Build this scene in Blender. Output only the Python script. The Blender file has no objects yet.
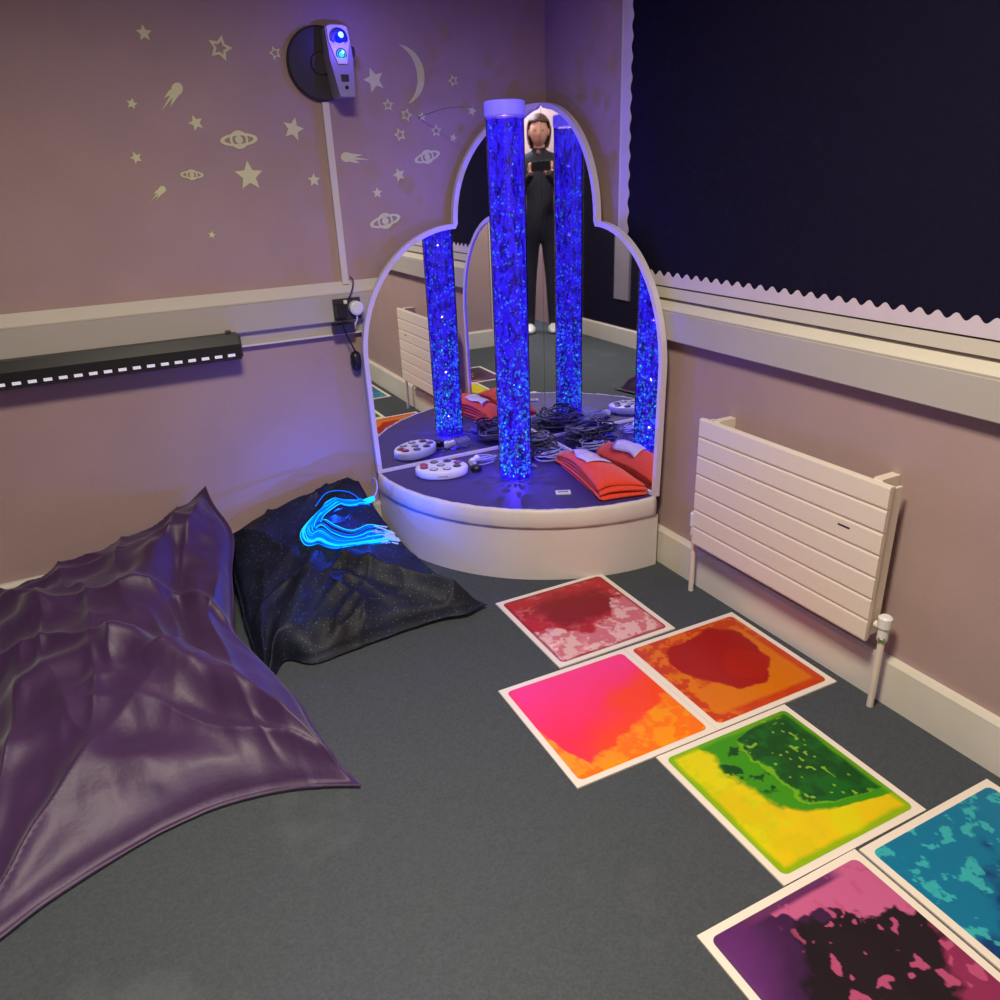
import bpy, bmesh, math, random
import numpy as np
from mathutils import Vector, Matrix
from mathutils.bvhtree import BVHTree
random.seed(7); PI = math.pi
sc = bpy.context.scene; C = sc.collection

# ---------------------------------------------------------------- camera
yaw, pitch, roll, F = 0.4639, -0.4032, -0.0403, 772.3
fw = Vector((math.sin(yaw)*math.cos(pitch), math.cos(yaw)*math.cos(pitch), math.sin(pitch)))
rt0 = Vector((math.cos(yaw), -math.sin(yaw), 0)); up0 = rt0.cross(fw)
rt = rt0*math.cos(roll) + up0*math.sin(roll); up = up0*math.cos(roll) - rt0*math.sin(roll)
CAM = Vector((-1.5597, -2.668, 1.3098))
cd = bpy.data.cameras.new('camera'); co = bpy.data.objects.new('camera', cd); C.objects.link(co)
co.matrix_world = Matrix(((rt.x, up.x, -fw.x, CAM.x), (rt.y, up.y, -fw.y, CAM.y), (rt.z, up.z, -fw.z, CAM.z), (0, 0, 0, 1)))
cd.sensor_width = 36; cd.lens = F/1000*36; cd.clip_start = 0.02
sc.camera = co
# ---------------------------------------------------------------- world, lamps, exposure
w = bpy.data.worlds.new('world'); sc.world = w; w.use_nodes = True
w.node_tree.nodes['Background'].inputs[0].default_value = (.5, .5, .6, 1)
w.node_tree.nodes['Background'].inputs[1].default_value = 0.05
vs = sc.view_settings; vs.view_transform = 'Standard'; vs.look = 'None'; vs.gamma = 1; vs.use_curve_mapping = False
vs.exposure = 0.0
def lamp(name, kind, loc, power, color, size=.1, size_y=None, rot=(0, 0, 0), spread=None):
    l = bpy.data.lights.new(name, kind); l.energy = power; l.color = color
    if kind == 'AREA':
        l.shape = 'RECTANGLE'; l.size = size; l.size_y = size_y or size
        if spread: l.spread = spread
    else: l.shadow_soft_size = size
    o = bpy.data.objects.new(name, l); C.objects.link(o); o.location = loc; o.rotation_euler = rot
    return o
lamp('ceiling_lamp', 'AREA', (-1.28, -1.92, 2.36), 55, (1, .89, .69), .42, .42, spread=math.radians(153))
lamp('corridor_lamp', 'AREA', (-1.5, -3.9, 2.36), 60, (.95, .95, 1), .6, .6)

# ---------------------------------------------------------------- helpers
def lin(c):
    return tuple(((x/12.92) if x <= .04045 else ((x+.055)/1.055)**2.4) for x in c)
def rgb(r, g, b): return lin((r/255, g/255, b/255))
MATS = {}
def mat(name, col, rough=.5, metal=0, emit=None, es=1, noise=0, nscale=20, bump=0, bscale=200, spec=.5, sheen=0, coat=0):
    if name in MATS: return MATS[name]
    m = bpy.data.materials.new(name); m.use_nodes = True; nt = m.node_tree; b = nt.nodes['Principled BSDF']
    b.inputs['Base Color'].default_value = (*col, 1); b.inputs['Roughness'].default_value = rough
    b.inputs['Metallic'].default_value = metal; b.inputs['Specular IOR Level'].default_value = spec
    b.inputs['Sheen Weight'].default_value = sheen; b.inputs['Coat Weight'].default_value = coat
    if emit: b.inputs['Emission Color'].default_value = (*emit, 1); b.inputs['Emission Strength'].default_value = es
    tc = nt.nodes.new('ShaderNodeTexCoord')
    if noise:
        n = nt.nodes.new('ShaderNodeTexNoise'); n.inputs['Scale'].default_value = nscale; n.inputs['Detail'].default_value = 6
        nt.links.new(tc.outputs['Object'], n.inputs['Vector'])
        r = nt.nodes.new('ShaderNodeValToRGB')
        r.color_ramp.elements[0].position = .3; r.color_ramp.elements[1].position = .7
        r.color_ramp.elements[0].color = (*[max(0, c*(1-noise)) for c in col], 1)
        r.color_ramp.elements[1].color = (*[min(1, c*(1+noise)) for c in col], 1)
        nt.links.new(n.outputs['Fac'], r.inputs[0]); nt.links.new(r.outputs[0], b.inputs['Base Color'])
    if bump:
        n2 = nt.nodes.new('ShaderNodeTexNoise'); n2.inputs['Scale'].default_value = bscale; n2.inputs['Detail'].default_value = 3
        nt.links.new(tc.outputs['Object'], n2.inputs['Vector'])
        bp = nt.nodes.new('ShaderNodeBump'); bp.inputs['Strength'].default_value = bump; bp.inputs['Distance'].default_value = .004
        nt.links.new(n2.outputs['Fac'], bp.inputs['Height']); nt.links.new(bp.outputs[0], b.inputs['Normal'])
    MATS[name] = m; return m
def tag(o, label=None, cat=None, group=None, kind=None):
    if label: o['label'] = label
    if cat: o['category'] = cat
    if group: o['group'] = group
    if kind: o['kind'] = kind
    return o
def empty(name, loc, label, cat, group=None, rz=0):
    o = bpy.data.objects.new(name, None); C.objects.link(o); o.location = loc; o.rotation_euler = (0, 0, rz)
    o.empty_display_size = .05
    return tag(o, label, cat, group)
def wloc(o):
    v = Vector((0, 0, 0))
    while o: v += o.location; o = o.parent
    return v
def obj(name, bm, m, parent=None, local=False, smooth=False, bevel=0, mats=None):
    """world-space bmesh -> one mesh object; under a parent, vertices move into its frame"""
    if bevel:
        bmesh.ops.bevel(bm, geom=[e for e in bm.edges if len(e.link_faces) == 2 and e.calc_face_angle() > .6],
                        offset=bevel, segments=2, affect='EDGES', profile=.7)
    bmesh.ops.recalc_face_normals(bm, faces=bm.faces)
    if parent and not local: bmesh.ops.translate(bm, verts=bm.verts, vec=-wloc(parent))
    loc = None
    if not parent:
        xs = [v.co for v in bm.verts]; mn = Vector([min(v[i] for v in xs) for i in range(3)]); mx = Vector([max(v[i] for v in xs) for i in range(3)])
        loc = Vector(((mn.x+mx.x)/2, (mn.y+mx.y)/2, mn.z)); bmesh.ops.translate(bm, verts=bm.verts, vec=-loc)
    me = bpy.data.meshes.new(name)
    for f in bm.faces: f.smooth = smooth
    bm.to_mesh(me); bm.free()
    o = bpy.data.objects.new(name, me); C.objects.link(o)
    for mm in (mats or [m]): me.materials.append(mm)
    if parent: o.parent = parent
    else: o.location = loc
    return o
def BM(): return bmesh.new()
def box(bm, a, b, rz=0, ctr=None):
    vs_ = [bm.verts.new((x, y, z)) for x in (a[0], b[0]) for y in (a[1], b[1]) for z in (a[2], b[2])]
    for f in ((0, 1, 3, 2), (4, 6, 7, 5), (0, 4, 5, 1), (2, 3, 7, 6), (0, 2, 6, 4), (1, 5, 7, 3)): bm.faces.new([vs_[i] for i in f])
    if rz: bmesh.ops.rotate(bm, verts=vs_, cent=ctr or ((a[0]+b[0])/2, (a[1]+b[1])/2, 0), matrix=Matrix.Rotation(rz, 3, 'Z'))
    return bm
def prism(bm, pts, fn, d0, d1, mi=0):
    """closed 2D outline swept between depths d0 and d1; fn(u, v, d) -> point"""
    A = [bm.verts.new(fn(u, v, d0)) for u, v in pts]; B = [bm.verts.new(fn(u, v, d1)) for u, v in pts]; n = len(pts)
    fs = [bm.faces.new(A), bm.faces.new(B[::-1])]
    for i in range(n): fs.append(bm.faces.new((A[i], A[(i+1) % n], B[(i+1) % n], B[i])))
    for f in fs: f.material_index = mi
    return bm
def lathe(bm, prof, c, n=40, axis='z', ex=1, ey=1):
    rings = []
    for r, h in prof:
        ring = []
        for i in range(n):
            a = 2*PI*i/n; p = (r*ex*math.cos(a), r*ey*math.sin(a), h)
            if axis == 'y': p = (p[0], -h, p[1])
            if axis == 'x': p = (-h, p[0], p[1])
            ring.append(bm.verts.new((c[0]+p[0], c[1]+p[1], c[2]+p[2])))
        rings.append(ring)
    for k in range(len(rings)-1):
        for i in range(n): bm.faces.new((rings[k][i], rings[k][(i+1) % n], rings[k+1][(i+1) % n], rings[k+1][i]))
    if prof[0][0] > 1e-5: bm.faces.new(rings[0][::-1])
    if prof[-1][0] > 1e-5: bm.faces.new(rings[-1])
    return bm
def tube(bm, pts, r, n=8, caps=True, mi=0):
    pts = [Vector(p) for p in pts]; rings = []; prev = None
    for i, p in enumerate(pts):
        t = (pts[min(i+1, len(pts)-1)]-pts[max(i-1, 0)]).normalized()
        if prev is None: s = t.orthogonal().normalized()
        else: s = (prev - t*prev.dot(t)).normalized()
        prev = s; q = t.cross(s); rr = r[i] if isinstance(r, (list, tuple)) else r
        rings.append([bm.verts.new(p+(s*math.cos(2*PI*k/n)+q*math.sin(2*PI*k/n))*rr) for k in range(n)])
    for a, b in zip(rings, rings[1:]):
        for k in range(n): f = bm.faces.new((a[k], a[(k+1) % n], b[(k+1) % n], b[k])); f.material_index = mi
    if caps: bm.faces.new(rings[0][::-1]).material_index = mi; bm.faces.new(rings[-1]).material_index = mi
    return bm
def crom(P, k=8):
    P = [Vector(p) for p in P]; P = [2*P[0]-P[1]]+P+[2*P[-1]-P[-2]]; out = []
    for i in range(1, len(P)-2):
        for j in range(k):
            t = j/k; a, b, c, d = P[i-1:i+3]
            out.append(.5*((2*b)+(c-a)*t+(2*a-5*b+4*c-d)*t*t+(3*b-3*c+d-a)*t**3))
    return out+[P[-2]]
def hashn(ix, iy, s):
    h = np.sin(ix*127.1+iy*311.7+s*74.7)*43758.5453; return h-np.floor(h)
def vnoise(x, y, s=0):
    ix, iy = np.floor(x), np.floor(y); fx, fy = x-ix, y-iy; fx = fx*fx*(3-2*fx); fy = fy*fy*(3-2*fy)
    return (hashn(ix, iy, s)*(1-fx)+hashn(ix+1, iy, s)*fx)*(1-fy)+(hashn(ix, iy+1, s)*(1-fx)+hashn(ix+1, iy+1, s)*fx)*fy
def fbm(x, y, s=0, o=5):
    v = 0*x; a = .5; t = 0
    for i in range(o):
        c_, s_ = math.cos(.6+i*1.1), math.sin(.6+i*1.1); v = v+a*vnoise((x*c_-y*s_)*2**i, (x*s_+y*c_)*2**i, s+i*3.3); t += a; a *= .55
    return v/t

# ---------------------------------------------------------------- materials
M = {}
M['wall'] = mat('mauve_paint', rgb(168, 143, 141), .75, noise=.05, nscale=5, bump=.15, bscale=90)
M['white'] = mat('white_gloss_paint', rgb(216, 210, 196), .35, noise=.03, nscale=7)
M['cream'] = mat('cream_trunking_plastic', rgb(205, 199, 184), .45, noise=.03, nscale=4)
M['grey_trunk'] = mat('grey_trunking_lid', rgb(178, 172, 166), .5, noise=.03, nscale=4)
M['rad'] = mat('radiator_enamel', rgb(226, 215, 200), .35, bump=.15, bscale=160)
M['ceil'] = mat('ceiling_paint', rgb(225, 222, 215), .8, noise=.03)
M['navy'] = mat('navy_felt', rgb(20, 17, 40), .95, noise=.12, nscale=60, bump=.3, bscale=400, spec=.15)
M['paper'] = mat('border_paper', rgb(205, 192, 205), .7, noise=.03)
M['vinyl'] = mat('white_vinyl', rgb(214, 206, 203), .42, noise=.03, nscale=6, bump=.12, bscale=40)
M['navyvinyl'] = mat('dark_vinyl', rgb(62, 48, 108), .55, bump=.1, bscale=120)
M['frame'] = mat('frame_plastic', rgb(214, 204, 222), .35)
M['black'] = mat('black_plastic', rgb(26, 26, 30), .4)
M['darkgrey'] = mat('dark_grey_plastic', rgb(50, 48, 58), .45)
M['greyplastic'] = mat('grey_plastic', rgb(138, 130, 142), .45)
M['whiteplastic'] = mat('white_plastic', rgb(226, 224, 226), .35)
M['chrome'] = mat('chrome', (.8, .8, .8), .15, 1)
M['mirror'] = mat('mirror_acrylic', (.84, .86, .90), .015, 1)
M['purple'] = mat('purple_satin', rgb(58, 31, 70), .5, noise=.10, nscale=9, bump=.15, bscale=90, sheen=.15, spec=.4)
# carpet: grey with soft pale scuffs
m = mat('grey_carpet', rgb(74, 79, 84), .95, noise=.15, nscale=170, bump=.8, bscale=420, spec=.1); nt = m.node_tree
b = nt.nodes['Principled BSDF']; src = b.inputs['Base Color'].links[0].from_socket
tc = nt.nodes.new('ShaderNodeTexCoord'); n = nt.nodes.new('ShaderNodeTexNoise'); n.inputs['Scale'].default_value = 3.1; n.inputs['Detail'].default_value = 4
nt.links.new(tc.outputs['Object'], n.inputs['Vector']); r = nt.nodes.new('ShaderNodeValToRGB')
r.color_ramp.elements[0].position = .60; r.color_ramp.elements[1].position = .80; r.color_ramp.elements[1].color = (.5, .5, .5, 1)
nt.links.new(n.outputs['Fac'], r.inputs[0]); mx = nt.nodes.new('ShaderNodeMixRGB'); mx.inputs[2].default_value = (*rgb(108, 113, 113), 1)
nt.links.new(r.outputs[0], mx.inputs[0]); nt.links.new(src, mx.inputs[1]); nt.links.new(mx.outputs[0], b.inputs['Base Color']); M['carpet'] = m
# starry beanbag cloth: navy black with fine specks
m = mat('starry_cloth', rgb(30, 30, 50), .6, bump=.2, bscale=90, spec=.3); nt = m.node_tree; b = nt.nodes['Principled BSDF']
tc = nt.nodes.new('ShaderNodeTexCoord'); n = nt.nodes.new('ShaderNodeTexNoise'); n.inputs['Scale'].default_value = 6; n.inputs['Detail'].default_value = 5
nt.links.new(tc.outputs['Object'], n.inputs['Vector']); r = nt.nodes.new('ShaderNodeValToRGB')
r.color_ramp.elements[0].position = .35; r.color_ramp.elements[0].color = (*rgb(14, 14, 24), 1)
r.color_ramp.elements[1].position = .7; r.color_ramp.elements[1].color = (*rgb(26, 32, 54), 1); nt.links.new(n.outputs['Fac'], r.inputs[0])
v = nt.nodes.new('ShaderNodeTexVoronoi'); v.inputs['Scale'].default_value = 120; nt.links.new(tc.outputs['Object'], v.inputs['Vector'])
r2 = nt.nodes.new('ShaderNodeValToRGB'); r2.color_ramp.elements[0].position = .09; r2.color_ramp.elements[0].color = (1, 1, 1, 1)
r2.color_ramp.elements[1].position = .17; r2.color_ramp.elements[1].color = (0, 0, 0, 1); nt.links.new(v.outputs['Distance'], r2.inputs[0])
sx = nt.nodes.new('ShaderNodeSeparateColor'); nt.links.new(v.outputs['Color'], sx.inputs[0])
gt = nt.nodes.new('ShaderNodeMath'); gt.operation = 'GREATER_THAN'; gt.inputs[1].default_value = .45; nt.links.new(sx.outputs[0], gt.inputs[0])
mu = nt.nodes.new('ShaderNodeMath'); mu.operation = 'MULTIPLY'; nt.links.new(r2.outputs[0], mu.inputs[0]); nt.links.new(gt.outputs[0], mu.inputs[1])
mx = nt.nodes.new('ShaderNodeMixRGB'); mx.inputs[2].default_value = (*rgb(110, 150, 175), 1)
nt.links.new(mu.outputs[0], mx.inputs[0]); nt.links.new(r.outputs[0], mx.inputs[1]); nt.links.new(mx.outputs[0], b.inputs['Base Color']); M['starry'] = m
def emis(name, col, s, sampling=True):
    m = bpy.data.materials.new(name); m.use_nodes = True; nt = m.node_tree; nt.nodes.remove(nt.nodes['Principled BSDF'])
    e = nt.nodes.new('ShaderNodeEmission'); e.inputs[0].default_value = (*col, 1); e.inputs[1].default_value = s
    nt.links.new(e.outputs[0], nt.nodes['Material Output'].inputs[0])
    if not sampling: m.cycles.emission_sampling = 'NONE'
    return m
# clear acrylic: mostly see-through with a sharp reflection
m = bpy.data.materials.new('clear_acrylic'); m.use_nodes = True; nt = m.node_tree; nt.nodes.remove(nt.nodes['Principled BSDF'])
t = nt.nodes.new('ShaderNodeBsdfTransparent'); t.inputs[0].default_value = (.93, .93, 1, 1)
g = nt.nodes.new('ShaderNodeBsdfGlossy'); g.inputs['Roughness'].default_value = .06
fr = nt.nodes.new('ShaderNodeFresnel'); fr.inputs[0].default_value = 1.45; mi = nt.nodes.new('ShaderNodeMixShader')
nt.links.new(fr.outputs[0], mi.inputs[0]); nt.links.new(t.outputs[0], mi.inputs[1]); nt.links.new(g.outputs[0], mi.inputs[2])
nt.links.new(mi.outputs[0], nt.nodes['Material Output'].inputs[0]); M['acrylic'] = m
m = bpy.data.materials.new('translucent_cap'); m.use_nodes = True; nt = m.node_tree; pb = nt.nodes['Principled BSDF']; pb.inputs['Base Color'].default_value = (.8, .78, .85, 1); pb.inputs['Roughness'].default_value = .35
t = nt.nodes.new('ShaderNodeBsdfTranslucent'); t.inputs[0].default_value = (.85, .83, .9, 1); mi = nt.nodes.new('ShaderNodeMixShader'); mi.inputs[0].default_value = .6
nt.links.new(pb.outputs[0], mi.inputs[1]); nt.links.new(t.outputs[0], mi.inputs[2]); nt.links.new(mi.outputs[0], nt.nodes['Material Output'].inputs[0]); M['capmat'] = m
# lit water: LED-lit blue liquid, partly see-through, with darker swirls
m = bpy.data.materials.new('lit_blue_water'); m.use_nodes = True; nt = m.node_tree; nt.nodes.remove(nt.nodes['Principled BSDF'])
tc = nt.nodes.new('ShaderNodeTexCoord'); mp = nt.nodes.new('ShaderNodeMapping'); mp.inputs['Scale'].default_value = (1, 1, .45)
nt.links.new(tc.outputs['Object'], mp.inputs[0])
n = nt.nodes.new('ShaderNodeTexNoise'); n.inputs['Scale'].default_value = 42; n.inputs['Detail'].default_value = 4; n.inputs['Distortion'].default_value = 1.5
nt.links.new(mp.outputs[0], n.inputs['Vector']); r = nt.nodes.new('ShaderNodeValToRGB'); e_ = r.color_ramp.elements
e_[0].position = .40; e_[0].color = (.012, .002, .16, 1); e_[1].position = .56; e_[1].color = (.035, .012, 1.0, 1)
nt.links.new(n.outputs['Fac'], r.inputs[0]); e = nt.nodes.new('ShaderNodeEmission'); e.inputs[1].default_value = 1.15
nt.links.new(r.outputs[0], e.inputs[0]); t = nt.nodes.new('ShaderNodeBsdfTransparent'); t.inputs[0].default_value = (.6, .6, 1, 1)
mi = nt.nodes.new('ShaderNodeMixShader'); mi.inputs[0].default_value = .70
nt.links.new(t.outputs[0], mi.inputs[1]); nt.links.new(e.outputs[0], mi.inputs[2]); nt.links.new(mi.outputs[0], nt.nodes['Material Output'].inputs[0])
m.cycles.emission_sampling = 'NONE'; M['water'] = m
M['bub_cyan'] = emis('bubble_cyan_glint', (.035, .6, 1), 1.9, False)
M['bub_blue'] = emis('bubble_blue_glint', (.03, .08, 1), 1.2, False)
M['bub_dark'] = emis('bubble_dark', (.015, .004, .2), .6, False)
M['fibre'] = emis('fibre_glow', (0.0, .13, 1.0), 1.6)
M['fibre_core'] = emis('fibre_bright_glow', (.01, .50, 1.0), 1.7)
M['fibre_tip'] = emis('fibre_tip_glow', (.30, .42, 1.0), 1.1)

# ---------------------------------------------------------------- the room
WX, WY, LX, BY, CZ = .055, .055, -2.1, -2.95, 2.4
def struct(name, bm, m, **k): return tag(obj(name, bm, m, **k), kind='structure')
struct('floor', box(BM(), (LX-.1, -4.5, -.05), (.2, .2, 0)), M['carpet'])
struct('ceiling', box(BM(), (LX-.1, -4.5, CZ), (.2, .2, CZ+.05)), M['ceil'])
struct('wall_back', box(BM(), (LX-.1, WY, 0), (WX+.1, WY+.1, CZ)), M['wall'])
struct('wall_right', box(BM(), (WX, -3.05, 0), (WX+.1, WY, CZ)), M['wall'])
struct('wall_left', box(BM(), (LX-.1, -4.5, 0), (LX, WY, CZ)), M['wall'])
DX0, DX1, DZ = -2.05, -1.29, 1.86
bm = BM(); box(bm, (DX1, BY-.1, 0), (WX, BY, CZ)); box(bm, (LX, BY-.1, DZ), (DX1, BY, CZ)); box(bm, (LX, BY-.1, 0), (DX0, BY, DZ))
struct('wall_front', bm, M['wall'])
bm = BM(); box(bm, (LX, -4.5, 0), (WX+.1, -4.4, CZ)); box(bm, (-.6, -4.4, 0), (-.5, BY-.1, CZ)); struct('wall_corridor', bm, M['wall'])
bm = BM()
box(bm, (DX1-.015, BY-.11, 0), (DX1+.05, BY+.015, DZ+.05)); box(bm, (DX0-.045, BY-.11, 0), (DX0+.015, BY+.015, DZ+.05)); box(bm, (DX0+.015, BY-.11, DZ-.015), (DX1-.015, BY+.015, DZ+.05))
struct('door_1', bm, M['white'], bevel=.003)
def skirt(name, a, b_, ax, s):
    prof = [(0, 0), (.02, 0), (.02, .122), (.014, .133), (0, .133)]
    if ax == 'y': fn = lambda u, v, d: (s[0]+s[1]*u, d, v)
    else: fn = lambda u, v, d: (d, s[0]+s[1]*u, v)
    struct(name, prism(BM(), prof, fn, a, b_), M['white'])
skirt('baseboard_right', BY, WY, 'y', (WX, -1)); skirt('baseboard_back', LX+.02, WX-.02, 'x', (WY, -1))
skirt('baseboard_left', BY+.01, WY-.02, 'y', (LX, 1)); skirt('baseboard_front', DX1+.05, WX-.02, 'x', (BY, 1))
# ceiling light fittings (behind and above the photographer)
def light_fitting(c, s, label):
    e = empty('ceiling_light', c, label, 'light')
    b = BM(); a = s/2
    for q in ((-a-.02, -a-.02, a+.02, -a), (-a-.02, a, a+.02, a+.02), (-a-.02, -a, -a, a), (a, -a, a+.02, a)): box(b, (c[0]+q[0], c[1]+q[1], c[2]-.035), (c[0]+q[2], c[1]+q[3], c[2]))
    obj('frame', b, M['whiteplastic'], e)
    obj('backing', box(BM(), (c[0]-a, c[1]-a, c[2]-.008), (c[0]+a, c[1]+a, c[2])), M['whiteplastic'], e)
light_fitting((-1.28, -1.92, CZ), .44, 'square white ceiling light fitting above the carpet')
light_fitting((-1.5, -3.9, CZ), .62, 'square ceiling light fitting in the corridor behind the doorway')

# perimeter trunking along both walls
def trunk(name, lo, hi, top, ax, a, b_, face, label):
    e = empty(name, (0, 0, 0) if 0 else ((a+b_)/2, WY, lo) if ax == 'x' else (WX, (a+b_)/2, lo), label, 'trunking')
    f = (lambda u, v, d: (d, u, v)) if ax == 'x' else (lambda u, v, d: (u, d, v))
    obj('body', prism(BM(), [(WY-.0005, lo), (face+.006, lo), (face+.006, hi-.003), (WY-.0005, top-.003)], f, a, b_), M['cream'], e)
    obj('front_lid', prism(BM(), [(face, lo+.004), (face+.0059, lo+.004), (face+.0059, hi-.004), (face, hi-.006)], f, a, b_), M['grey_trunk'], e)
    obj('chamfered_lid', prism(BM(), [(face+.0045, hi-.0035), (face+.003, hi+.001), (WY-.0005, top+.003), (WY-.0005, top-.0025)], f, a, b_), M['cream'], e)
    return e
tl = trunk('cable_trunking', .843, .940, .972, 'x', LX+.01, -.0, .018, 'cream cable trunking running along the starred wall')
trr = trunk('cable_trunking', .796, .889, .912, 'y', BY+.01, -.0, .018, 'cream cable trunking below the navy board, above the radiator')
# thinner lower channel with a pale lip under the left trunking
e = empty('cable_channel', (-1.3, WY, .795), 'slim blue-lit channel with a pale lip just under the left cable trunking', 'trunking')
obj('body', box(BM(), (LX+.01, .040, .803), (-.02, WY-.0005, .842)), M['grey_trunk'], e)
obj('lip', box(BM(), (LX+.01, .030, .796), (-.02, WY-.0005, .8025)), M['white'], e)
# wooden strip and double line above right trunking
tag(obj('picture_rail', box(BM(), (.040, BY+.01, .921), (WX-.0005, -.0, .952), ), M['cream'], bevel=.002), 'cream timber strip between the navy board border and the trunking', 'rail')
tag(obj('vertical_strip', box(BM(), (LX+.0005, -2.46, .35), (LX+.02, -2.27, CZ-.05)), M['greyplastic']), kind='structure').name = 'trim_1'
e = empty('wall_shade_panel', (LX, -1.9, .134), 'large dark navy panel added to stand in for shade on the far side wall, seen only in the mirror', 'panel')  # added dark sheets that give the mirrored side wall its dim, shaded look
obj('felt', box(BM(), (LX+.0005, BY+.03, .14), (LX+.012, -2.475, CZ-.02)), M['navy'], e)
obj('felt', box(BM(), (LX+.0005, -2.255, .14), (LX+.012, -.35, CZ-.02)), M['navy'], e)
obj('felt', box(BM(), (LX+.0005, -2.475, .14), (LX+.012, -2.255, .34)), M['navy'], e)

# ---------------------------------------------------------------- navy display board with wavy border
e = empty('display_board', (WX, -1.5, .955), 'navy felt display board with wavy white paper border, on the right wall', 'display board')
BYL, BYR, BZ0, BZ1 = -.435, -2.5, .957, 2.18
obj('felt', box(BM(), (.043, BYR, BZ0), (WX-.0005, BYL, BZ1)), M['navy'], e)
def wavy(name, horizontal, base, a, b_, width, amp=.0072, wl=.043):
    n = int((b_-a)/wl*10); top = [(a+(b_-a)*i/n, base+width+(amp*math.sin(2*PI*(a+(b_-a)*i/n)/wl)+amp*.35*abs(math.sin(PI*(a+(b_-a)*i/n)/wl)))) for i in range(n+1)]
    fn = (lambda u, v, d: (d, -u, v)) if horizontal else (lambda u, v, d: (d, -v, u))
    bm = BM(); prev = None
    for u, v in top:
        cur = [bm.verts.new(fn(u, base, .041)), bm.verts.new(fn(u, v, .041)), bm.verts.new(fn(u, base, .0428)), bm.verts.new(fn(u, v, .0428))]
        if prev:
            for q in ((0, 1), (3, 2), (1, 3), (2, 0)): bm.faces.new((prev[q[0]], prev[q[1]], cur[q[1]], cur[q[0]]))
        prev = cur
    obj(name, bm, M['paper'], e)
wavy('border', True, BZ0, .438, 2.49, .034)
wavy('border', False, .438, BZ0+.03, BZ1-.01, .042, .0042, .055)
obj('border', box(BM(), (.041, BYR, BZ1-.05), (.0428, BYL, BZ1)), M['paper'], e)
obj('edge_trim', box(BM(), (.042, BYL-.003, BZ0), (WX-.0005, BYL+.008, BZ1)), M['white'], e)

# ---------------------------------------------------------------- radiator
RX, RY0, RY1, RZ0, RZ1 = -.03, -.965, -1.615, .19, .608
e = empty('radiator', (-.01, -1.29, 0), 'white panel radiator with horizontal ribs, on the right wall beside the plinth', 'radiator')
rows = 7; rh = (RZ1-RZ0)/rows
bm = BM()
for k in range(rows):
    z0 = RZ0+k*rh
    prism(bm, [(RX+.012, z0+.0006), (RX+.002, z0+.0012), (RX, z0+.006), (RX, z0+rh-.006), (RX+.002, z0+rh-.0012), (RX+.012, z0+rh-.0006)], lambda u, v, d: (u, d, v), RY1, RY0)
box(bm, (RX+.0121, RY1+.003, RZ0+.004), (RX+.022, RY0-.003, RZ1-.004))
obj('panel', bm, M['rad'], e)
obj('side_cap', box(BM(), (RX+.022, RY0-.012, RZ0+.01), (RX+.05, RY0-.004, RZ1-.01)), M['rad'], e)
obj('side_cap', box(BM(), (RX+.022, RY1+.004, RZ0+.01), (RX+.05, RY1+.012, RZ1-.01)), M['rad'], e)
for y in (RY0-.05, RY1+.05):
    obj('bracket', box(BM(), (RX+.022, y-.012, RZ1-.06), (WX-.001, y+.012, RZ1+.001)), M['rad'], e)
def valve(y, head):
    o = obj('valve', lathe(BM(), [(.009, 0), (.013, .002), (.013, .03), (.017, .034), (.017, .075 if head else .06), (.012, .08 if head else .064)], (RX+.03, y, .205), 18), M['whiteplastic'], e, smooth=False)
    obj('nut', lathe(BM(), [(.014, 0), (.014, .012)], (RX+.03, y, .2), 6), M['chrome'], e)
    obj('pipe', tube(BM(), [(RX+.03, y, .0), (RX+.03, y, .2)], .0085, 12), M['rad'], e)
    obj('pipe', tube(BM(), [(RX+.03, y, .235), (RX+.03, y+(-.025 if head else .025), .235)], .009, 12), M['rad'], e)
valve(RY0+.022, True); valve(RY1-.026, False)
obj('scuff_mark', box(BM(), (RX-.0004, -1.525, .465), (RX+.0002, -1.49, .470)), M['darkgrey'], e)

# ---------------------------------------------------------------- corner plinth
R0 = .740
PC = (0.0, 0.0)
def arcpts(r, n=72, back=.016):
    # quarter disc closed by its two straight backs
    return [(-r*math.cos(PI/2*i/n), -r*math.sin(PI/2*i/n)) for i in range(n+1)] + [(back, -r), (back, back), (-r, back)]
e = empty('corner_plinth', (-.3, -.3, 0), 'quarter-round white padded plinth with dark top, in the corner under the bubble tube', 'plinth')
obj('base', prism(BM(), arcpts(R0-.004), lambda u, v, d: (u, v, d), 0, .193), M['vinyl'], e, smooth=False)
def band(bm, prof, n=72):
    rows_ = []
    for i in range(n+1):
        a = PI/2*i/n; wob = .0012*math.sin(i*.9)+.0008*math.sin(i*2.3)
        rows_.append([bm.verts.new((-(r+wob)*math.cos(a), -(r+wob)*math.sin(a), z+wob)) for r, z in prof])
    for A, B in zip(rows_, rows_[1:]):
        for k in range(len(prof)): bm.faces.new((A[k], A[(k+1) % len(prof)], B[(k+1) % len(prof)], B[k]))
    bm.faces.new(rows_[0]); bm.faces.new(rows_[-1][::-1]); return bm
obj('padded_rim', band(BM(), [(R0-.012, .1935), (R0+.001, .196), (R0+.005, .206), (R0+.005, .232), (R0+.003, .252), (R0-.000, .2615), (R0-.004, .2648), (R0-.012, .2645)]), M['vinyl'], e, smooth=True)
obj('top', prism(BM(), arcpts(R0-.0125), lambda u, v, d: (u, v, d), .1935, .264), M['navyvinyl'], e)
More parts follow.
